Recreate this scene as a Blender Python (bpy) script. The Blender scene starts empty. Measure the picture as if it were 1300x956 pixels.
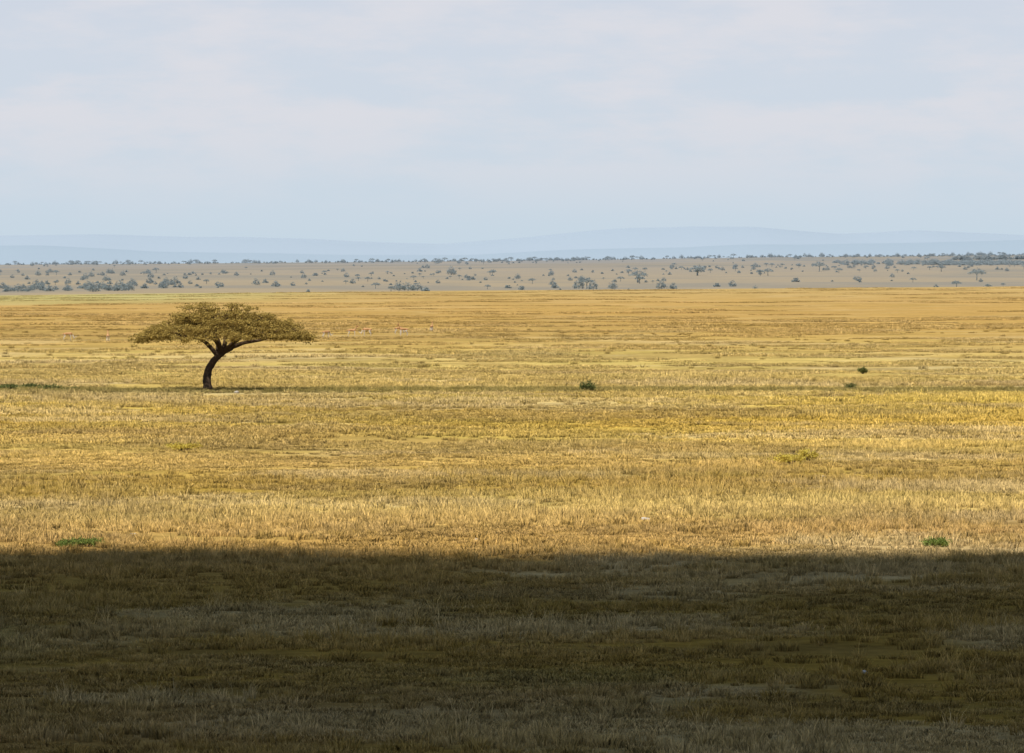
import bpy, math, random
import numpy as np
from mathutils import Vector
random.seed(7); rng=np.random.default_rng(11)
R=math.radians
scene=bpy.context.scene
scene.view_settings.view_transform='Standard'
scene.view_settings.look='None'
scene.view_settings.exposure=0
H=8.6; F=8750.0; K=H*F      # lens in px of a 1300-wide frame, eye height (low rise)

# ---------------------------------------------------------------- terrain
def hash2(ix,iy,seed):
    n=(ix.astype(np.int64)*374761393+iy.astype(np.int64)*668265263+seed*1442695041)&0xffffffff
    n=((n^(n>>13))*1274126177)&0xffffffff
    n=(n^(n>>16))&0xffffffff
    return n/4294967295.0
def vnoise(x,y,seed=0):
    x=np.asarray(x,float);y=np.asarray(y,float)
    ix=np.floor(x);iy=np.floor(y);fx=x-ix;fy=y-iy
    fx=fx*fx*(3-2*fx);fy=fy*fy*(3-2*fy)
    a=hash2(ix,iy,seed);b=hash2(ix+1,iy,seed);c=hash2(ix,iy+1,seed);d=hash2(ix+1,iy+1,seed)
    return (a*(1-fx)+b*fx)*(1-fy)+(c*(1-fx)+d*fx)*fy
def fbm(x,y,size,octv,seed,rough=.55):
    s=0;w=0;a=1.;q=1./size
    for o in range(octv):
        c,sn=math.cos(o*1.1+.4),math.sin(o*1.1+.4)
        s=s+a*vnoise((x*c-y*sn)*q+o*17.3,(x*sn+y*c)*q+o*9.1,seed+o);w+=a;a*=rough;q*=2.1
    return s/w
def sm(a,b,v):
    t=np.clip((v-a)/(b-a),0,1);return t*t*(3-2*t)
def terr(x,y):
    x=np.asarray(x,float);y=np.asarray(y,float)
    amp=0.10+0.28*sm(500,1300,y)
    z=amp*(vnoise(x/60+3,y/45+5,1)-.5)*2+0.12*(vnoise(x/14,y/12,2)-.5)
    z=z*(1-sm(1900,2200,y)*.5)
    tilt=0.1+2.7*np.clip(x/300,-1.5,1.5)
    z=z+sm(900,1900,y)*tilt*(1-sm(2300,3000,y))
    far=-10+19*np.clip((y-3000)/3500,0,1)+ (4.6*np.clip(x/480,-2,2)+3.0)*sm(3600,6500,y)
    far=far+1.2*(vnoise(x/250,y/300,5)-.5)*sm(3000,4000,y)
    far=far*(1-sm(6600,8500,y))
    t=sm(2150,3000,y)
    return z*(1-t)+far*t
def tz(x,y): return float(terr(np.array([x]),np.array([y]))[0])

# ---------------------------------------------------------------- ground-cover colour over the plain, distance haze and some cloud shade mixed in
def lin3(c):
    return np.array([(v/255/12.92 if v/255<=.04045 else ((v/255+.055)/1.055)**2.4) for v in c])
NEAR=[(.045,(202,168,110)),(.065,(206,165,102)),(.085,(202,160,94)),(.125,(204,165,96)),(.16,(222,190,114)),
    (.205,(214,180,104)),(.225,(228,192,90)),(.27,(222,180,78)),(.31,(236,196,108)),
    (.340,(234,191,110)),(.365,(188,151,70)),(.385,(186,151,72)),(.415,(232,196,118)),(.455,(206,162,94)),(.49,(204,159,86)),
    (.56,(172,136,62)),(.62,(182,142,66)),(.8,(170,134,62))]  # nearest stops: extra darkening painted in where the cloud shadow falls
FAR=[(0,(208,187,150)),(.35,(205,190,164)),(.7,(193,185,172)),(1,(178,185,190))]  # far plain paling to blue-grey: aerial haze put into the ground colour
def mixc(f,a,b): return a*(1-f[...,None])+np.asarray(b)*f[...,None]
KA=np.array((.84,.885,.84))
def cover(x,y):
    x=np.asarray(x,float);y=np.asarray(y,float)
    n1=fbm(x,y,90,4,101);n2=fbm(x,y,9,4,111);n4=fbm(x,y,30,5,121);n5=fbm(x,y,17,4,131,.65)
    fd=1-.65*sm(450,1000,y)
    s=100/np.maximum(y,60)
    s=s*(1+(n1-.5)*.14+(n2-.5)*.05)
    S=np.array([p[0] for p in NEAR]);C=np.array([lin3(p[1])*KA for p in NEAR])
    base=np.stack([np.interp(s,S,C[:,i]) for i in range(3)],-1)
    base=mixc(sm(.47,.66,n2*.5+n4*.5)*.50*fd,base,(.28,.24,.055))
    base=mixc(sm(.52,.70,n4)*.35*fd,base,(.36,.21,.095))
    base=mixc(sm(.52,.68,n5)*.5*fd,base,(.70,.54,.28))
    base=mixc(sm(.50,.66,fbm(x,y,6,3,151,.6))*.42*fd,base,(.24,.16,.055))
    # greener strip along a shallow drainage line by the tree
    yl=y+(n2-.5)*4+(n4-.5)*4
    base=mixc(sm(455,459,yl)*(1-sm(470,476,yl))*.85,base,(.15,.135,.035))
    base=mixc(sm(1500,1750,y)*(1-sm(-110,-30,x))*.6,base,(.44,.44,.18))
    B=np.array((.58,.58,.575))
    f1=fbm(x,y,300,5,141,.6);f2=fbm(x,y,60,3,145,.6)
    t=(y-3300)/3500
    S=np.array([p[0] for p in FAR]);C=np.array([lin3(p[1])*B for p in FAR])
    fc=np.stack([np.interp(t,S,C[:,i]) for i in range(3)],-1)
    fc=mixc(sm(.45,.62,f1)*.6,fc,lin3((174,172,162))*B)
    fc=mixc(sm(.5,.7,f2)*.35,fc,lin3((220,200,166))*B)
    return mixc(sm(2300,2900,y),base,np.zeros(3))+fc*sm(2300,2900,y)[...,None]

def mesh_obj(name,verts,faces,mat=None,smooth=False,link=True):
    me=bpy.data.meshes.new(name)
    me.from_pydata([tuple(v) for v in verts],[],faces);me.update()
    if smooth:
        me.polygons.foreach_set('use_smooth',[True]*len(me.polygons))
    ob=bpy.data.objects.new(name,me)
    if link: scene.collection.objects.link(ob)
    if mat: me.materials.append(mat)
    return ob

# ---------------------------------------------------------------- node helpers
class NT:
    def __init__(s,nt): s.nt=nt
    def n(s,t,**kw):
        nd=s.nt.nodes.new(t)
        for k,v in kw.items(): setattr(nd,k,v)
        return nd
    def set(s,inp,v):
        if isinstance(v,bpy.types.NodeSocket): s.nt.links.new(v,inp)
        elif v is not None: inp.default_value=v
    def math(s,op,a,b=None,c=None,clamp=False):
        nd=s.n('ShaderNodeMath',operation=op,use_clamp=clamp)
        s.set(nd.inputs[0],a)
        if b is not None: s.set(nd.inputs[1],b)
        if c is not None: s.set(nd.inputs[2],c)
        return nd.outputs[0]
    def vm(s,op,a,b=None,scale=None):
        nd=s.n('ShaderNodeVectorMath',operation=op);s.set(nd.inputs[0],a)
        if b is not None: s.set(nd.inputs[1],b)
        if scale is not None: s.set(nd.inputs['Scale'],scale)
        return nd.outputs[0]
    def mr(s,v,a,b,c=0.,d=1.,smooth=True):
        nd=s.n('ShaderNodeMapRange',interpolation_type='SMOOTHSTEP' if smooth else 'LINEAR')
        s.set(nd.inputs[0],v)
        for i,q in enumerate((a,b,c,d)): nd.inputs[1+i].default_value=q
        return nd.outputs[0]
    def mix(s,f,a,b,mode='MIX'):
        nd=s.n('ShaderNodeMix',data_type='RGBA',blend_type=mode)
        s.set(nd.inputs[0],f);s.set(nd.inputs[6],a);s.set(nd.inputs[7],b)
        return nd.outputs[2]
    def grey(s,v):
        nd=s.n('ShaderNodeCombineColor')
        for i in range(3): s.set(nd.inputs[i],v)
        return nd.outputs[0]
    def noise(s,v,scale,detail=3,rough=.5):
        nd=s.n('ShaderNodeTexNoise');s.set(nd.inputs['Vector'],v)
        nd.inputs['Scale'].default_value=scale;nd.inputs['Detail'].default_value=detail
        nd.inputs['Roughness'].default_value=rough
        return nd.outputs[0]
    def attr(s,name,ty='GEOMETRY',out='Fac'):
        nd=s.n('ShaderNodeAttribute',attribute_name=name,attribute_type=ty);return nd.outputs[out]
    def ramp(s,f,stops):
        nd=s.n('ShaderNodeValToRGB');cr=nd.color_ramp
        while len(cr.elements)<len(stops): cr.elements.new(.5)
        for e,(p,c) in zip(cr.elements,stops): e.position=p
        for e,(p,c) in zip(cr.elements,stops): e.color=c
        s.set(nd.inputs[0],f);return nd.outputs[0]
def newmat(name):
    m=bpy.data.materials.new(name);m.use_nodes=True
    m.node_tree.nodes.clear();t=NT(m.node_tree)
    out=t.n('ShaderNodeOutputMaterial');return m,t,out.inputs[0]
def principled(t,out,col,rough=.9,normal=None):
    b=t.n('ShaderNodeBsdfPrincipled');t.set(b.inputs['Base Color'],col)
    b.inputs['Roughness'].default_value=rough;b.inputs['Specular IOR Level'].default_value=.15
    if normal: t.set(b.inputs['Normal'],normal)
    t.nt.links.new(b.outputs[0],out);return b

# ground material
mg,t,out=newmat('savanna_soil_and_thatch')
g=t.n('ShaderNodeNewGeometry');v=g.outputs['Position']
sp=t.n('ShaderNodeSeparateXYZ');t.nt.links.new(v,sp.inputs[0]);y=sp.outputs[1]
n3=t.noise(v,1.3,4,.7);n6=t.noise(v,.22,3,.65)
near=t.mr(y,600,2400,1.,.25)
val=t.math('ADD',t.math('MULTIPLY',t.math('SUBTRACT',t.math('ADD',t.math('MULTIPLY',n3,.6),t.math('MULTIPLY',n6,.4)),.5),t.math('MULTIPLY',near,2.0)),t.mr(y,250,900,.80,.83))
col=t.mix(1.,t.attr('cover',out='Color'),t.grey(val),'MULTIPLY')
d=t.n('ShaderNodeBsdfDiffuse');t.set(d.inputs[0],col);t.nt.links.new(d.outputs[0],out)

# grass: hue follows the ground cover, each tuft has its own tint, tips bleach paler
m_grass,t,out=newmat('dry_grass')
col=t.attr('cov','INSTANCER','Color')
tint=t.attr('tint');dark=t.attr('dark');hg=t.attr('hgt')
g=t.n('ShaderNodeNewGeometry')
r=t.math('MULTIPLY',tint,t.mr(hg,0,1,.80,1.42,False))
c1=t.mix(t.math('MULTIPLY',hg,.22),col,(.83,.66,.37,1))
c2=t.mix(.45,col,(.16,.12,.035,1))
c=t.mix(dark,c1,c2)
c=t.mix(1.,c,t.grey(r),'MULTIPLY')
c=t.mix(1.,c,(1.05,.99,.90,1),'MULTIPLY')
nrm=t.vm('NORMALIZE',t.vm('ADD',t.vm('SCALE',g.outputs['Normal'],scale=.45),(0,0,.9)))
d=t.n('ShaderNodeBsdfDiffuse');t.set(d.inputs[0],c);t.set(d.inputs['Normal'],nrm)
t.nt.links.new(d.outputs[0],out)

def leafmat(name,c1,c2,trans=.25,haze=False,sc=3.):
    m,t,out=newmat(name)
    g=t.n('ShaderNodeNewGeometry')
    f=t.math('ADD',t.math('MULTIPLY',g.outputs['Random Per Island'],.6),t.math('MULTIPLY',t.noise(g.outputs['Position'],sc,2),.4))
    col=t.mix(f,c1,c2)
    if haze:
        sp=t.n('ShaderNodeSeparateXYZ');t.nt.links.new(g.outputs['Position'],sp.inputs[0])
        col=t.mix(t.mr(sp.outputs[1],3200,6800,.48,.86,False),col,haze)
    d=t.n('ShaderNodeBsdfDiffuse');tr=t.n('ShaderNodeBsdfTranslucent')
    t.set(d.inputs[0],col);t.set(tr.inputs[0],col)
    mx=t.n('ShaderNodeMixShader');mx.inputs[0].default_value=trans
    t.nt.links.new(d.outputs[0],mx.inputs[1]);t.nt.links.new(tr.outputs[0],mx.inputs[2])
    t.nt.links.new(mx.outputs[0],out);return m
m_leaf=leafmat('acacia_leaf',(.18,.125,.03,1),(.60,.43,.12,1),.3)
m_bush=leafmat('bush_leaf',(.09,.11,.03,1),(.20,.21,.07,1))
m_herb=leafmat('green_herb',(.16,.20,.04,1),(.26,.32,.08,1),.3)
m_yel=leafmat('yellow_shrub_leaf',(.50,.39,.06,1),(.70,.56,.12,1),.3)
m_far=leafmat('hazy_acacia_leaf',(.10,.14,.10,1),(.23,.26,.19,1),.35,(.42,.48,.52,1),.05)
m_bark,t,out=newmat('acacia_bark')
g=t.n('ShaderNodeNewGeometry');nz=t.noise(g.outputs['Position'],6.,5,.7)
b=t.n('ShaderNodeBump');b.inputs['Distance'].default_value=.08;b.inputs['Strength'].default_value=.8;t.set(b.inputs['Height'],nz)
principled(t,out,t.mix(nz,(.035,.024,.016,1),(.15,.095,.055,1)),.9,b.outputs[0])

# ---------------------------------------------------------------- ground sheet
ys=list(np.linspace(-400,50,26))+list(50*np.exp(np.arange(1,700)*0.0095))
ys=np.array([q for q in ys if q<36000]+[36000])
u=np.linspace(-1,1,341);u=np.sign(u)*(np.abs(u)**1.8)
X=np.outer(np.maximum(ys,0)*.55+420,u);Y=np.repeat(ys[:,None],len(u),1)
Z=terr(X,Y)
nv=len(u);nr=len(ys)
V=np.stack([X.ravel(),Y.ravel(),Z.ravel()],1)
a=(np.arange(nr-1)[:,None]*nv+np.arange(nv-1)[None,:]).ravel()
fs=np.stack([a,a+1,a+nv+1,a+nv],1).tolist()
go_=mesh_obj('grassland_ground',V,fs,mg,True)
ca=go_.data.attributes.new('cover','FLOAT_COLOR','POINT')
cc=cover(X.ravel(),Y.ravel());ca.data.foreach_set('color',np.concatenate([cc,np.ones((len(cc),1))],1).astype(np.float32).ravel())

# ---------------------------------------------------------------- grass
src=bpy.data.collections.new('grass_patches')
def blades(name,radius,ntuft,nb,h0,h1,spread,w,lean,darkp,stalkp=0.,seed=0,soft=True):
    r=np.random.default_rng(seed)
    a=r.random(ntuft*4)*6.283;q=radius*np.sqrt(r.random(ntuft*4))
    px=q*np.cos(a);py=q*np.sin(a)
    cs=max(.45,radius*.22);nn=vnoise(px/cs+seed,py/cs,seed+50)
    p=np.clip((nn-.32)*2.6,0.02,1)*(np.clip((radius-q)/(radius*.35),0,1) if soft else 1)
    k=np.nonzero(r.random(len(px))<p)[0][:ntuft];px=px[k];py=py[k];nn=nn[k];n=len(k)
    th=(h0+(h1-h0)*r.random(n)**1.7)*(.55+.8*nn)
    tt=r.uniform(.64,1.34,n);td=(r.random(n)<darkp)*r.uniform(.4,1.,n)+r.uniform(0,.12,n)
    st=r.random(n)<stalkp
    rep=lambda z:np.repeat(z,nb)
    bx0=rep(px);by0=rep(py);N=n*nb
    a=r.random(N)*6.283;q=spread*np.sqrt(r.random(N))*rep(r.uniform(.6,1.4,n))
    bx=bx0+q*np.cos(a);by=by0+q*np.sin(a)
    h=rep(th)*r.uniform(.55,1.1,N)*np.where(rep(st)&(r.random(N)<.2),2.1,1.)
    la=a+r.uniform(-1,1,N);l=lean*h*r.uniform(.15,1.3,N)
    fa=r.random(N)*3.14;W=w*r.uniform(.7,1.3,N)*.5;wx=W*np.cos(fa);wy=W*np.sin(fa)
    dx=l*np.cos(la);dy=l*np.sin(la);z0=np.full(N,-.04)
    vs=np.stack([np.stack([bx-wx,by-wy,z0],1),np.stack([bx+wx,by+wy,z0],1),
        np.stack([bx+dx*.4+wx*.8,by+dy*.4+wy*.8,h*.6],1),np.stack([bx+dx*.4-wx*.8,by+dy*.4-wy*.8,h*.6],1),np.stack([bx+dx,by+dy,h],1)],1).reshape(-1,3)
    me=bpy.data.meshes.new(name);me.vertices.add(N*5);me.vertices.foreach_set('co',vs.ravel())
    b=np.arange(N)*5
    loops=np.stack([b,b+1,b+2,b+3,b+3,b+2,b+4],1).ravel()
    me.loops.add(N*7);me.loops.foreach_set('vertex_index',loops)
    ls=np.stack([np.arange(N)*7,np.arange(N)*7+4],1).ravel()
    me.polygons.add(N*2);me.polygons.foreach_set('loop_start',ls)
    me.update(calc_edges=True);me.validate()
    tb=np.repeat(rep(tt)*r.uniform(.78,1.25,N),5)
    for nm,val in (('tint',tb),('dark',np.repeat(rep(td),5)),('hgt',np.tile([0,0,.6,.6,1.],N))):
        at_=me.attributes.new(nm,'FLOAT','POINT');at_.data.foreach_set('value',val.astype(np.float32))
    me.materials.append(m_grass)
    o=bpy.data.objects.new(name,me);src.objects.link(o)
blades('p00',2.4,160,20,.03,.15,.14,.014,.9,.35,.04,1)
blades('p01',2.4,160,20,.03,.14,.14,.014,.9,.30,.03,2)
blades('p02',2.4,140,20,.03,.11,.17,.015,1.,.55,.02,3)
blades('p03',2.4,140,20,.03,.10,.18,.015,1.,.70,.02,4)
blades('p04',2.2,100,26,.07,.24,.12,.013,.6,.15,.12,5)
blades('p05',2.2,100,26,.07,.22,.12,.013,.6,.25,.10,6)
blades('p06',.25,3,34,.18,.40,.10,.012,.55,.0,.5,7,False)
blades('p07',.28,3,40,.12,.30,.17,.014,.8,1.,.1,8,False)
blades('p08',.45,5,36,.06,.18,.19,.015,1.,.9,.1,9,False)
blades('p09',5.,220,20,.05,.18,.34,.026,.9,.35,.05,10)
blades('p10',5.,220,20,.05,.17,.36,.026,.9,.60,.03,11)
blades('p11',5.,170,20,.08,.25,.30,.025,.8,.2,.1,12)
blades('p12',14.,260,18,.12,.28,.9,.08,.5,.35,.05,13)
blades('p13',14.,260,18,.12,.26,.9,.08,.5,.65,.05,14)

pts=[];idx=[];scl=[];rot=[]
def scatter(y0,y1,dens,pick,smin,smax,margin,clump=.5,cs=2.):
    n=int((y1-y0)*2*(0.0775*y1+margin)*dens)
    yy=y0+(y1-y0)*rng.random(n);hw=.0775*y1+margin
    xx=(rng.random(n)*2-1)*hw
    k=np.abs(xx)<.0775*yy+margin
    xx=xx[k];yy=yy[k]
    nn=vnoise(xx/cs,yy/cs,9)*.6+vnoise(xx/cs/4,yy/cs/4,10)*.4
    k=rng.random(len(xx))<np.clip((1-clump)+clump*2*(nn-.25)*1.4,0.04,1)
    xx=xx[k];yy=yy[k];nn=nn[k]
    big=fbm(xx,yy,12,3,21)*.6+vnoise(xx/30+4,yy/60+3,22)*.4
    w=np.array([p[1] for p in pick],float);ch=np.array([p[0] for p in pick]);tall=np.array([p[2] for p in pick],float)
    W=w[None,:]*np.exp((big[:,None]-.5)*9*tall[None,:]);W/=W.sum(1,keepdims=True)
    c=W.cumsum(1);ii=ch[(rng.random(len(xx))[:,None]>c[:,:-1]).sum(1)]
    sc=(smin+(smax-smin)*rng.random(len(xx)))
    sz=sc*(.5+.9*big)
    pts.append(np.stack([xx,yy,terr(xx,yy)],1));idx.append(ii);scl.append(np.stack([sc,sc,sz],1))
    rot.append(np.stack([xx*0,xx*0,rng.random(len(xx))*6.283],1))
pk=[(0,30,0),(1,30,0),(2,24,-1),(3,20,-1),(4,12,1),(5,12,1)]
scatter(100,330,.18,pk,.8,1.15,7,.6,7.)
scatter(100,212,1.5,[(6,22,1),(7,42,0),(8,44,-1)],.5,1.3,5,.95,3.)
scatter(212,330,1.0,[(6,18,1),(7,42,0),(8,42,-1)],.5,1.3,5,.95,3.)
scatter(325,560,.040,[(9,35,0),(10,30,-1),(11,14,1)],.8,1.2,10,.6,12.)
scatter(330,520,.40,[(6,20,1),(7,80,0)],.6,1.4,5,.95,5.)
scatter(458,470,.30,[(10,80,0),(9,20,0)],.7,1.,8,.3,6)
scatter(458,470,1.5,[(7,60,0),(8,40,0)],.9,1.6,8,.3,6)
scatter(550,1100,.008,[(9,30,0),(10,40,0),(11,12,1)],.8,1.4,12,.8,20)
scatter(550,1000,.012,[(7,60,0),(8,40,0)],1.0,1.8,12,.9,20)
scatter(900,2150,.0011,[(12,50,0),(13,50,0)],.6,1.1,20,.8,60)
P=np.concatenate(pts);I=np.concatenate(idx);S=np.concatenate(scl);RT=np.concatenate(rot)
print('grass instances',len(P))
def instancer(name,P,I,S3,RT,coll,cov=None):
    ob=mesh_obj(name,P,[])
    me=ob.data
    a=me.attributes.new('idx','INT','POINT');a.data.foreach_set('value',I.astype(np.int32))
    a=me.attributes.new('scl','FLOAT_VECTOR','POINT');a.data.foreach_set('vector',S3.astype(np.float32).ravel())
    a=me.attributes.new('rot','FLOAT_VECTOR','POINT');a.data.foreach_set('vector',RT.astype(np.float32).ravel())
    if cov is not None:
        a=me.attributes.new('cov','FLOAT_VECTOR','POINT');a.data.foreach_set('vector',cov.astype(np.float32).ravel())
    ng=bpy.data.node_groups.new(name+'_nodes','GeometryNodeTree')
    ng.interface.new_socket('Geometry',in_out='INPUT',socket_type='NodeSocketGeometry')
    ng.interface.new_socket('Geometry',in_out='OUTPUT',socket_type='NodeSocketGeometry')
    N=ng.nodes;L=ng.links
    gi=N.new('NodeGroupInput');go=N.new('NodeGroupOutput');ip=N.new('GeometryNodeInstanceOnPoints')
    ci=N.new('GeometryNodeCollectionInfo');ci.inputs['Collection'].default_value=coll
    ci.inputs['Separate Children'].default_value=True;ci.inputs['Reset Children'].default_value=True
    def na(n,ty):
        q=N.new('GeometryNodeInputNamedAttribute');q.data_type=ty;q.inputs[0].default_value=n
        return [o for o in q.outputs if o.enabled][0]
    L.new(gi.outputs[0],ip.inputs['Points']);L.new(ci.outputs[0],ip.inputs['Instance'])
    ip.inputs['Pick Instance'].default_value=True
    L.new(na('idx','INT'),ip.inputs['Instance Index'])
    L.new(na('rot','FLOAT_VECTOR'),ip.inputs['Rotation'])
    L.new(na('scl','FLOAT_VECTOR'),ip.inputs['Scale'])
    L.new(ip.outputs[0],go.inputs[0])
    md=ob.modifiers.new('scatter','NODES');md.node_group=ng
    return ob
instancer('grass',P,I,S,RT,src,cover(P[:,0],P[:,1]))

# ---------------------------------------------------------------- geometry utils for plants
class MB:
    def __init__(s): s.v=[];s.f=[]
    def tube(s,path,rad,seg=7,rj=.0,rnd=None):
        n0=len(s.v);path=[Vector(p) for p in path];n=len(path)
        for i,p in enumerate(path):
            d=(path[min(i+1,n-1)]-path[max(i-1,0)]).normalized()
            up=Vector((0,1,0)) if abs(d.y)<.9 else Vector((1,0,0))
            a=d.cross(up).normalized();b=d.cross(a).normalized()
            for k in range(seg):
                an=k/seg*6.28318;r=rad[i]*(1+(rnd.uniform(-rj,rj) if rnd else 0))
                s.v.append(p+a*math.cos(an)*r+b*math.sin(an)*r)
        for i in range(n-1):
            for k in range(seg):
                q=n0+i*seg;s.f.append((q+k,q+(k+1)%seg,q+seg+(k+1)%seg,q+seg+k))
        s.f.append(tuple(n0+k for k in range(seg))[::-1]);s.f.append(tuple(n0+(n-1)*seg+k for k in range(seg)))
    def leaf(s,c,size,r,flat=.6):
        nz=Vector((r.gauss(0,1-flat),r.gauss(0,1-flat),r.uniform(.3,1)));nz.normalize()
        a=nz.cross(Vector((r.uniform(-1,1),r.uniform(-1,1),.1))).normalized();b=nz.cross(a)
        k=len(s.v);w=size*r.uniform(.35,.6);l=size*r.uniform(.7,1.2)
        c=Vector(c);s.v+=[c-a*l,c-b*w,c+a*l,c+b*w];s.f.append((k,k+1,k+2,k+3))
def interp(pts,n):
    pts=[Vector(p) for p in pts];out=[]
    m=len(pts)-1
    for i in range(n+1):
        u=i/n*m;k=min(int(u),m-1);t=u-k
        p0=pts[max(k-1,0)];p1=pts[k];p2=pts[k+1];p3=pts[min(k+2,m)]
        out.append(.5*((2*p1)+(-p0+p2)*t+(2*p0-5*p1+4*p2-p3)*t*t+(-p0+3*p1-3*p2+p3)*t*t*t))
    return out

# ---------------------------------------------------------------- umbrella acacia
def acacia(loc):
    r=random.Random(5);wood=MB();lv=MB()
    tr=interp([(0,0,-.2),(-.05,0,.5),(-.06,.05,1.05),(.10,.05,1.6),(.48,0,2.15),(1.0,0,2.62),(1.6,.05,2.96)],26)
    rad=[.31*(1-i/26)+.19*(i/26)+(.16*max(0,1-i/4)) for i in range(27)]
    wood.tube(tr,rad,12,.10,r)
    t2=[p+Vector((.13*math.sin(i*.35),-.12,0)) for i,p in enumerate(tr)]
    wood.tube(t2,[q*.5 for q in rad],8,.15,r)
    limbs=[]
    cx,ax,by=1.1,5.9,5.2
    spec=[((-.2,.1,3.32),(-2.2,.3,3.95)),((2.4,-.2,3.25),(4.6,-.6,3.75)),((1.9,1.2,3.4),(3.2,3.2,4.1)),((.6,1.3,3.5),(-.8,3.2,4.1)),
          ((1.9,-1.1,3.4),(3.4,-3.0,4.0)),((.5,-1.2,3.5),(-1.2,-3.0,4.1)),((1.2,.1,3.8),(.6,.3,4.9)),((2.0,.2,3.6),(3.0,.5,4.7)),((.6,-.2,3.6),(-.8,-.6,4.6))]
    for m,e in spec:
        st=tr[22+len(limbs)%4] if m[0]>.9 else tr[19+len(limbs)%3]
        m=Vector(m);e=Vector(e);mid2=(m+e)/2+Vector((r.uniform(-.2,.2),r.uniform(-.2,.2),r.uniform(-.05,.2)))
        path=interp([st,m,mid2,e],14)
        rr=[.13*(1-i/14)+.045 for i in range(15)]
        wood.tube(path,rr,7,.12,r);limbs+=[(p,rr[i]) for i,p in enumerate(path) if i>4]
    pads=[]
    for i in range(135):
        for tries in range(60):
            an=r.random()*6.283;ro=math.sqrt(r.random())*.97
            x=cx+ax*ro*math.cos(an);y=by*ro*math.sin(an)
            zt=3.55+2.26*(max(0,1-ro**1.7))**.85+r.uniform(-.16,.10)
            zb=3.66+.28*(1-ro)
            k=r.random()**.6
            z=min(zb,zt)+(max(zt-zb,0))*k-.12
            if all((Vector((x-p[0],y-p[1],(z-p[2])*2.2))).length>.68 for p in pads): break
        pads.append((x,y,z,ro))
    for q in [(-4.3,.2,3.5,1),(-4.65,-.3,3.42,1.05),(-3.9,-.8,3.62,.95),(6.3,.1,3.72,1),(6.8,-.2,3.58,1.05),(5.9,-1,3.7,.95),(-3.4,.5,3.6,.9),(5.6,.5,3.85,.9),
              (-4.0,1.2,3.8,.9),(-3.6,-1.4,3.75,.9),(5.4,-1.2,3.7,.9),(-1.3,0,5.58,.3),(-.2,.4,5.74,.2),(1.7,.1,5.72,.2),(2.7,-.4,5.50,.3)]: pads.append(q)
    for (x,y,z,ro) in pads:
        c=Vector((x,y,z));pr=r.uniform(.5,1.0)*(1-.25*max(0,ro-.7)*2);th=r.uniform(.07,.14)
        cand=sorted(limbs,key=lambda q:(q[0]-c).length+.5*max(0,q[0].z-c.z)*4)[:4]
        p0,r0=r.choice(cand)
        mid=(p0+c)/2+Vector((r.uniform(-.15,.15),r.uniform(-.15,.15),-.10))
        path=interp([p0,mid,c-Vector((0,0,.08))],6)
        wood.tube(path,[min(r0,.05)*(1-i/6)+.014 for i in range(7)],5)
        tips=[]
        for k in range(7):
            a=k/7*6.283+r.random();e=c+Vector((math.cos(a)*pr*.85,math.sin(a)*pr*.85,r.uniform(-.03,.14)))
            wood.tube([c-Vector((0,0,.12)),(c+e)/2,e],[.018,.013,.007],3)
            tips.append(e)
        sub=[(c+Vector((r.gauss(0,.42)*pr,r.gauss(0,.42)*pr,r.gauss(0,1)*th)),r.uniform(.12,.28)) for _ in range(17)]+[(e,.16) for e in tips]
        for (sc,sr) in sub:
            for _ in range(19):
                o=Vector((r.gauss(0,.6),r.gauss(0,.6),r.gauss(0,.33)))*sr
                lv.leaf(sc+o,r.uniform(.045,.085),r,.45)
    e=bpy.data.objects.new('umbrella_acacia_tree',None);scene.collection.objects.link(e);e.location=loc
    a=mesh_obj('trunk_and_limbs',wood.v,wood.f,m_bark,True);b=mesh_obj('crown_foliage',lv.v,lv.f,m_leaf)
    a.parent=e;b.parent=e
    print('leaves',len(lv.f))
D=464.;tx=(264-650)/F*D
acacia((tx,D,tz(tx,D)))

# ---------------------------------------------------------------- bushes
def bush(name,x,y,w,h,mat,seed,n=900,ls=.05,rot=0):
    r=random.Random(seed);wood=MB();lv=MB()
    for i in range(14):
        a=r.random()*6.283;q=r.uniform(.3,1);e=Vector((math.cos(a)*w*.45*q,math.sin(a)*w*.45*q,h*r.uniform(.5,.95)*(1.1-.4*q)))
        wood.tube([(0,0,-.05),e*.5+Vector((0,0,.05*h)),e],[.02,.012,.006],4)
        k=r.uniform(.16,.28)
        for j in range(n//14):
            o=Vector((r.gauss(0,k*w*.5),r.gauss(0,k*w*.5),r.gauss(0,k*h*.5)));c=e*r.uniform(.6,1.05)+o;c.z=abs(c.z)
            lv.leaf(c,ls*r.uniform(.7,1.3),r,.2)
    e=bpy.data.objects.new(name,None);scene.collection.objects.link(e);e.location=(x,y,tz(x,y))
    a=mesh_obj('stems',wood.v,wood.f,m_bark);b=mesh_obj('leaves',lv.v,lv.f,mat);a.parent=e;b.parent=e
def at(px,py):
    d=K/(py-335.);return (px-650)/F*d,d
for (px,py,w,h,m,nm,ls) in [(745,499,1.15,.85,m_bush,'green_bush',.06),(1095,475,.9,.55,m_bush,'green_bush',.06),(1078,496,.85,.6,m_bush,'green_bush',.05),
    (1005,588,1.5,.5,m_yel,'yellow_shrub',.05),(1026,585,.9,.7,m_yel,'yellow_shrub',.05),(232,572,1.8,.45,m_yel,'yellow_shrub',.05),
    (110,693,1.2,.32,m_herb,'green_herb_plant',.04),(84,694,.8,.25,m_herb,'green_herb_plant',.04),
    (1190,695,.9,.28,m_herb,'green_herb_plant',.04),
    (8,497,1.9,.5,m_bush,'low_green_bush',.07),(38,496,2.0,.45,m_bush,'low_green_bush',.07),(64,497,1.5,.45,m_bush,'low_green_bush',.07),(92,498,1.1,.35,m_bush,'low_green_bush',.06)]:
    x,y=at(px,py);bush(nm,x,y,w,h,m,int(px),900,ls)

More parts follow.
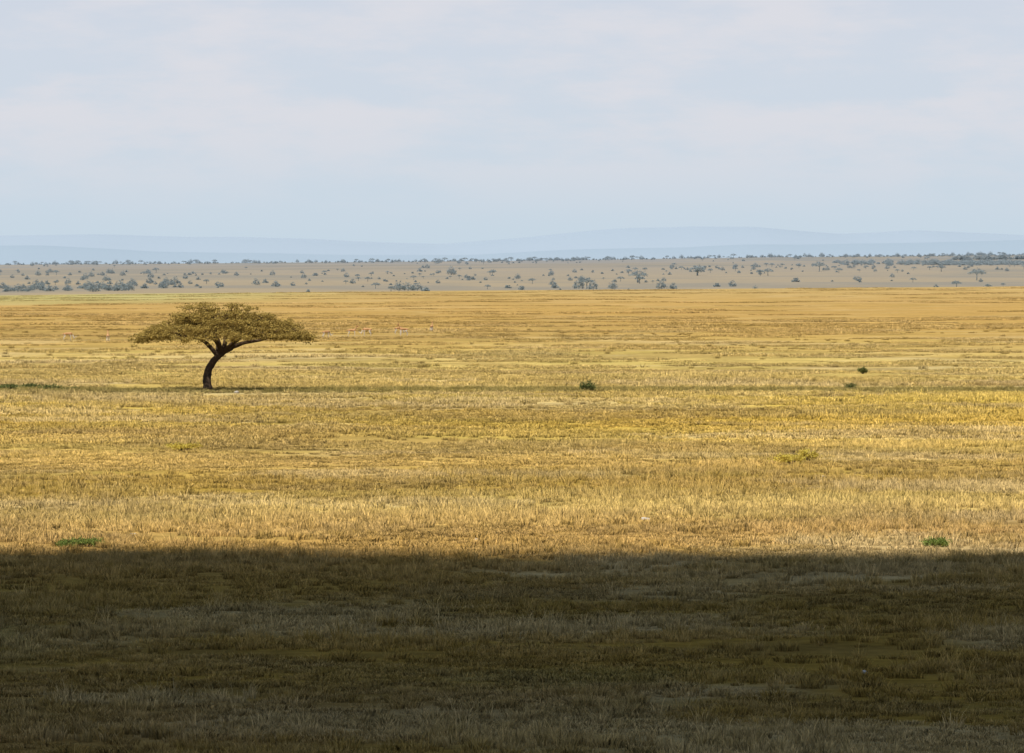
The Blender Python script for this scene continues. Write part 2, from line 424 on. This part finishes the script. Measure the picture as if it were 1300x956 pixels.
# ---------------------------------------------------------------- rocks
mr,t,out=newmat('pale_stone');g=t.n('ShaderNodeNewGeometry')
principled(t,out,t.mix(t.noise(g.outputs['Position'],9.,4),(.40,.36,.30,1),(.66,.62,.55,1)),.9)
import bmesh
for i,(px,py,s) in enumerate([(1043,606,.12),(300,501,.15),(1098,853,.06),(606,690,.07),(820,664,.10),(168,680,.08)]):
    x,y=at(px,py);bm=bmesh.new();bmesh.ops.create_icosphere(bm,subdivisions=3,radius=s)
    for vtx in bm.verts:
        c=vtx.co;k=1+.25*math.sin(c.x/s*3+i)+.2*math.cos(c.y/s*4+c.z/s*2+i);vtx.co=Vector((c.x*k*1.3,c.y*k,c.z*k*.7))
    me=bpy.data.meshes.new('pale_rock');bm.to_mesh(me);bm.free();me.materials.append(mr)
    o=bpy.data.objects.new('pale_rock',me);scene.collection.objects.link(o);o.location=(x,y,tz(x,y)+s*.3)

# ---------------------------------------------------------------- gazelles
mgz,t,out=newmat('gazelle_coat');tc=t.n('ShaderNodeTexCoord');sp=t.n('ShaderNodeSeparateXYZ');t.nt.links.new(tc.outputs['Object'],sp.inputs[0])
coat=t.ramp(sp.outputs[2],[(0,(.68,.58,.46,1)),(.50,(.80,.74,.64,1)),(.575,(.84,.78,.68,1)),(.59,(.14,.08,.05,1)),(.62,(.50,.27,.12,1)),(1,(.54,.31,.14,1))])
principled(t,out,coat,.8)
def gazelle_mesh(graze,nm):
    V=[];E=[];Rr=[]
    def add(p,r,par=None):
        V.append(p);Rr.append(r)
        if par is not None:E.append((par,len(V)-1))
        return len(V)-1
    hip=add((-.38,0,.72),.13);bl=add((-.12,0,.69),.14,hip);ch=add((.18,0,.69),.155,bl);sh=add((.32,0,.76),.12,ch)
    if graze: nk=[(.46,0,.62),(.58,0,.40)];hd=[(.62,0,.26),(.66,0,.12)]
    else: nk=[(.42,0,.92),(.48,0,1.06)];hd=[(.55,0,1.12),(.72,0,1.05)]
    a=add(nk[0],.07,sh);b=add(nk[1],.05,a);c=add(hd[0],.062,b);d=add(hd[1],.028,c)
    for s in(-1,1):
        e=add((hd[0][0]-.02,s*.05,hd[0][2]+.05),.02,c);add((hd[0][0]-.08,s*.13,hd[0][2]+.10),.018,e)
        h1=(hd[0][0]+(.06 if graze else 0),s*.03,hd[0][2]+.06);h=add(h1,.014,c)
        k=add((h1[0]+(.14 if graze else -.06),s*.06,h1[2]+(.04 if graze else .14)),.012,h);add((h1[0]+(.24 if graze else -.05),s*.08,h1[2]+(.14 if graze else .27)),.006,k)
        f=add((.28,s*.09,.56),.06,ch);f=add((.30,s*.09,.34),.030,f);f=add((.29,s*.09,.06),.020,f);add((.32,s*.09,0),.022,f)
        f=add((-.34,s*.10,.56),.085,hip);f=add((-.26,s*.10,.44),.05,f);f=add((-.44,s*.10,.28),.026,f);f=add((-.40,s*.10,.05),.019,f);add((-.37,s*.10,0),.022,f)
    f=add((-.50,0,.70),.025,hip);add((-.54,0,.52),.015,f)
    me=bpy.data.meshes.new(nm);me.from_pydata(V,E,[]);ob=bpy.data.objects.new(nm,me);scene.collection.objects.link(ob)
    sk=ob.modifiers.new('skin','SKIN')
    for i,q in enumerate(me.skin_vertices[0].data): q.radius=(Rr[i],Rr[i]*(1. if Rr[i]<.1 else .85))
    me.skin_vertices[0].data[0].use_root=True
    sb=ob.modifiers.new('sub','SUBSURF');sb.levels=1;sb.render_levels=1
    dg=bpy.context.evaluated_depsgraph_get();ev=ob.evaluated_get(dg)
    m2=bpy.data.meshes.new_from_object(ev);m2.name=nm;m2.materials.clear();m2.materials.append(mgz)
    m2.polygons.foreach_set('use_smooth',[True]*len(m2.polygons))
    bpy.data.objects.remove(ob);return m2
ga=gazelle_mesh(False,'gazelle_standing');gb=gazelle_mesh(True,'gazelle_grazing')
for (px,py,me,rz,s) in [(447,428,ga,0,1.1),(466,427,gb,160,1.15),(512,427,ga,195,1.15),(548,420,ga,80,1.05),(506,425,gb,20,1.05),(137,435,ga,95,1.1),(86,433,gb,10,1.1),(414,429,gb,30,1.)]:
    x,y=at(px,py);o=bpy.data.objects.new('gazelle',me);scene.collection.objects.link(o)
    o.location=(x,y,tz(x,y));o.rotation_euler=(0,0,R(rz));o.scale=(s,s,s)

# ---------------------------------------------------------------- distant trees (one instanced mass)
fc=bpy.data.collections.new('distant_tree_shapes')
def fartree(nm,w,h,flat,seed,n):
    r=random.Random(seed);m=MB()
    if flat: m.tube([(0,0,-.3),(.2,0,h*.35),(.1,0,h*.62)],[.35,.25,.2],5)
    else: m.tube([(0,0,-.3),(0,0,h*.4)],[.3,.2],5)
    for k in range(4):
        a=k*1.57+r.random();m.tube([(.1,0,h*.5),(math.cos(a)*w*.3,math.sin(a)*w*.3,h*.75)],[.15,.08],4)
    for c in range(n):
        a=r.random()*6.283;q=math.sqrt(r.random())
        if flat: cz=h*(.62+.36*(1-q*q)*r.random()**.5)
        else: cz=h*(.12+.78*r.random()*(1.05-q*q))
        cc=Vector((math.cos(a)*q*w*.46,math.sin(a)*q*w*.46,cz))
        for j in range(14):
            m.leaf(cc+Vector((r.gauss(0,.07*w),r.gauss(0,.07*w),r.gauss(0,(.05 if flat else .08)*h))),r.uniform(.22,.42),r,.1)
    o=mesh_obj(nm,m.v,m.f,m_far,False,False);fc.objects.link(o)
fartree('b0',9,6,True,1,46);fartree('b1',7,5,True,2,34);fartree('b2',5,4.5,False,3,34);fartree('b3',7,6,False,4,46);fartree('b4',3.6,2.8,False,5,24)
FP=[];FI=[];FS=[]
def addt(x,y,i,s,sx=1.): FP.append((x,y,tz(x,y)));FI.append(i);FS.append((s*sx,s*sx,s))
def solve(px,py):
    yy=np.linspace(3000,6900,800);xx=(px-650)/F*yy;z=terr(xx,yy)
    line=H-(py-335.)/F*yy;k=np.argmax(z>=line)
    if not (z>=line).any(): return float(xx[-200]),float(yy[-200])
    return float(xx[k]),float(yy[k])
rr=random.Random(3)
for (px,py,i,s,sx) in [(735,367,3,1.1,1.),(745,367,0,1.1,.9),(753,368,3,1.,.9),(810,359,0,1.2,1.),(812,360,1,.9,1.),(885,350,0,1.3,1.1),(886,350,1,1.,1.),(840,367,3,.9,1.),(855,367,2,1.,1.),
    (778,367,3,.85,1.1),(573,349,3,1.,1.),(930,364,2,1.,1.),(910,364,4,1.,1.),(1040,345,0,1.2,.9),(975,350,0,.8,1.),(965,350,1,.9,1.),(1240,356,0,1.2,1.),(1195,345,1,.9,1.),(1245,358,2,.6,1.),
    (507,369,3,.9,1.2),(518,369,3,.8,1.3),(530,369,3,.85,1.3),(541,370,4,1.1,1.2),(350,364,2,.9,1.2),(325,362,3,.8,1.),(645,366,4,1.,1.2),(662,368,4,1.,1.),(705,366,2,.9,1.),
    (222,362,3,.9,1.),(190,360,2,1.,1.),(208,366,2,1.,1.),(183,366,4,1.,1.),(448,360,2,.8,1.),(440,352,2,.8,1.),(600,355,4,1.,1.),(1010,358,4,1.2,1.),(1090,357,2,.8,1.),(533,345,2,.9,1.),(300,350,2,.8,1.),(400,350,4,1.,1.)]:
    x,y=solve(px,py);addt(x,y,i,s*rr.uniform(.9,1.1),sx)
for k in range(34):
    px=rr.uniform(0,165);x,y=solve(px,rr.uniform(366,371));addt(x,y,rr.choice([2,3,4,3]),rr.uniform(.6,.95),1.2)
for k in range(60):
    px=rr.gauss(150,90);x,y=solve(px,rr.uniform(345,366));addt(x,y,rr.choice([2,4,3]),rr.uniform(.5,.8))
n=0
while n<1000:
    y=rr.uniform(3600,6700);x=rr.uniform(-.11,.11)*y
    d=float(vnoise(np.array([x/220.]),np.array([y/380.]),31)[0]);e=(y-3600)/3100
    if rr.random()<(.02+.9*max(0,d-.47)*(.2+2.2*e**2)):
        addt(x,y,rr.choice([0,1,2,3,4,4,2,4]),rr.uniform(.3,.68));n+=1
for k in range(420):
    x=rr.uniform(-.11,.11)*6550;y=rr.uniform(6350,6700)
    if x<-150 and rr.random()<.35: continue
    addt(x,y,rr.choice([2,3,4,4,2]),rr.uniform(.35,.75),1.2)
for k in range(420):
    px=rr.uniform(1060,1500) if k%2 else rr.uniform(1180,1420)
    x,y=solve(px,rr.uniform(333,337));addt(x,y,rr.choice([3,2,4]),rr.uniform(.45,.7),1.8)
for k in range(60):
    px=rr.uniform(1210,1420)
    x,y=solve(px,rr.uniform(322,324));addt(x,y,rr.choice([3,2]),rr.uniform(.6,.9),1.6)
FP=np.array(FP);FS=np.array(FS);m=len(FP)
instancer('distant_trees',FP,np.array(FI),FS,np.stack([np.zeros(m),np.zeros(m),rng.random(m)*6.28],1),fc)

# ---------------------------------------------------------------- distant hills
def hills(y0,depth,prof,colr,name,seed):
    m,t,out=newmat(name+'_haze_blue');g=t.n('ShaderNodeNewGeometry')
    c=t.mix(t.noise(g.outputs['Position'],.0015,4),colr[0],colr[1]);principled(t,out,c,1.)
    xs=np.linspace(-.16,.16,220)*y0;v=np.linspace(0,1,24);vs=[];f=[]
    pz=np.interp(xs/y0*F+650,[p[0] for p in prof],[p[1] for p in prof])
    top=H+(335-pz)/F*y0+ (vnoise(xs/350,xs*0,seed)-.5)*7+(vnoise(xs/120,xs*0+3,seed)-.5)*3
    for j in v:
        sh=math.sin(min(1,j*1.0)*math.pi)**1.2
        for i,x in enumerate(xs): vs.append((x*(1+.0*j),y0+(j-.5)*depth,-20+(top[i]+20)*sh))
    n=len(xs)
    for j in range(23):
        for i in range(n-1): a=j*n+i;f.append((a,a+1,a+n+1,a+n))
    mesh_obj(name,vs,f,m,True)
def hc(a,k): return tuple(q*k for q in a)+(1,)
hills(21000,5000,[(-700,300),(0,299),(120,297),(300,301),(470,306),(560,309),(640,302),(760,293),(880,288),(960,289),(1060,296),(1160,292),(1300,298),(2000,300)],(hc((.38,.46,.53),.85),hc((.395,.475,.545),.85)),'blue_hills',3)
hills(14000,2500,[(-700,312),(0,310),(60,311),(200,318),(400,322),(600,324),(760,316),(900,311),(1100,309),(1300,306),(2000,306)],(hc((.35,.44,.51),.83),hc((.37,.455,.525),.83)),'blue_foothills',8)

# ---------------------------------------------------------------- sun, sky, cloud
EL=65;AZ=35
sd=Vector((-math.sin(R(AZ))*math.cos(R(EL)),-math.cos(R(AZ))*math.cos(R(EL)),math.sin(R(EL))))
sl=bpy.data.lights.new('sun','SUN');sl.energy=4.9;sl.angle=R(.5);sl.color=(1,.955,.88)
so=bpy.data.objects.new('sun',sl);scene.collection.objects.link(so);so.rotation_euler=(-sd).to_track_quat('-Z','Y').to_euler()
CH=820.
ox=-sd.x/sd.z*CH;oy=-sd.y/sd.z*CH
EDGE=197.
mc,t,out=newmat('cloud_vapour');principled(t,out,(.7,.7,.7,1),1.)
cxs=np.concatenate([np.linspace(-620,-90,40),np.linspace(-88,88,130),np.linspace(90,620,40)])
vs=[];f=[];NS=28
for x in cxs:
    q=max(0,1-abs(x/620)**4)**.25+.002
    fr=EDGE+6*(float(vnoise([x/13+.5],[0.],41)[0])-.5)+3*(float(vnoise([x/5.],[3.],42)[0])-.5)+.02*x
    yf=-100+(fr+100)*q;yb=-100-420*q
    for k in range(NS):
        a=k/NS*6.28318;cy=(yf+yb)/2+(yf-yb)/2*math.copysign(abs(math.cos(a))**.6,math.cos(a))
        sz=math.sin(a);th=(110 if sz>0 else 16)*q
        bump=1+.5*(float(vnoise([x/60],[cy/60.],44)[0])-.5)
        vs.append((x-ox,cy-oy,CH+math.copysign(abs(sz)**.8,sz)*th*bump))
for i in range(len(cxs)-1):
    for k in range(NS):
        a=i*NS;f.append((a+k,a+(k+1)%NS,a+NS+(k+1)%NS,a+NS+k))
f.append(tuple(range(NS)));f.append(tuple(range((len(cxs)-1)*NS,len(cxs)*NS)))
mesh_obj('cumulus_cloud',vs,f,mc,True)

w=bpy.data.worlds.new('World');scene.world=w;w.use_nodes=True;w.node_tree.nodes.clear();t=NT(w.node_tree)
sky=t.n('ShaderNodeTexSky',sky_type='NISHITA');sky.sun_disc=False;sky.sun_elevation=R(EL);sky.sun_rotation=R(180+AZ)
sky.air_density=1.;sky.dust_density=2.;sky.altitude=1500
tc=t.n('ShaderNodeTexCoord');mp=t.n('ShaderNodeMapping');mp.inputs['Scale'].default_value=(11,11,42)
t.nt.links.new(tc.outputs['Generated'],mp.inputs[0])
cn=t.noise(mp.outputs[0],2.6,6,.58)
cn2=t.noise(mp.outputs[0],8.,5,.6)
cn=t.math('ADD',t.math('MULTIPLY',cn,.75),t.math('MULTIPLY',cn2,.25))
sp=t.n('ShaderNodeSeparateXYZ');t.nt.links.new(tc.outputs['Generated'],sp.inputs[0])
low=t.mr(sp.outputs[2],.04,.13,1.,0.)     # haze and layered cloud towards the horizon
hz=t.ramp(t.mr(sp.outputs[2],0,.045,smooth=False),[(0,(5.6,6.85,7.9,1)),(.3,(6.1,6.95,7.9,1)),(.7,(6.3,6.9,7.85,1)),(1,(6.2,6.7,7.7,1))])
cl=t.mix(t.mr(cn,.40,.62,0.,.85),hz,(7.3,7.3,7.85,1))
cl=t.mix(t.mr(sp.outputs[2],.003,.024,0.,1.),hz,cl)
fin=t.mix(t.math('MULTIPLY',low,.95),sky.outputs[0],cl)
bg=t.n('ShaderNodeBackground');bg.inputs[1].default_value=.1;t.nt.links.new(fin,bg.inputs[0])
o=t.n('ShaderNodeOutputWorld');t.nt.links.new(bg.outputs[0],o.inputs[0])

# ---------------------------------------------------------------- camera
cam=bpy.data.cameras.new('camera');co=bpy.data.objects.new('camera',cam);scene.collection.objects.link(co)
cam.sensor_width=36;cam.lens=F/1300*36;cam.clip_start=1;cam.clip_end=60000
co.location=(0,0,H);co.rotation_euler=(R(90)-math.atan(143/F),0,0)
scene.camera=co
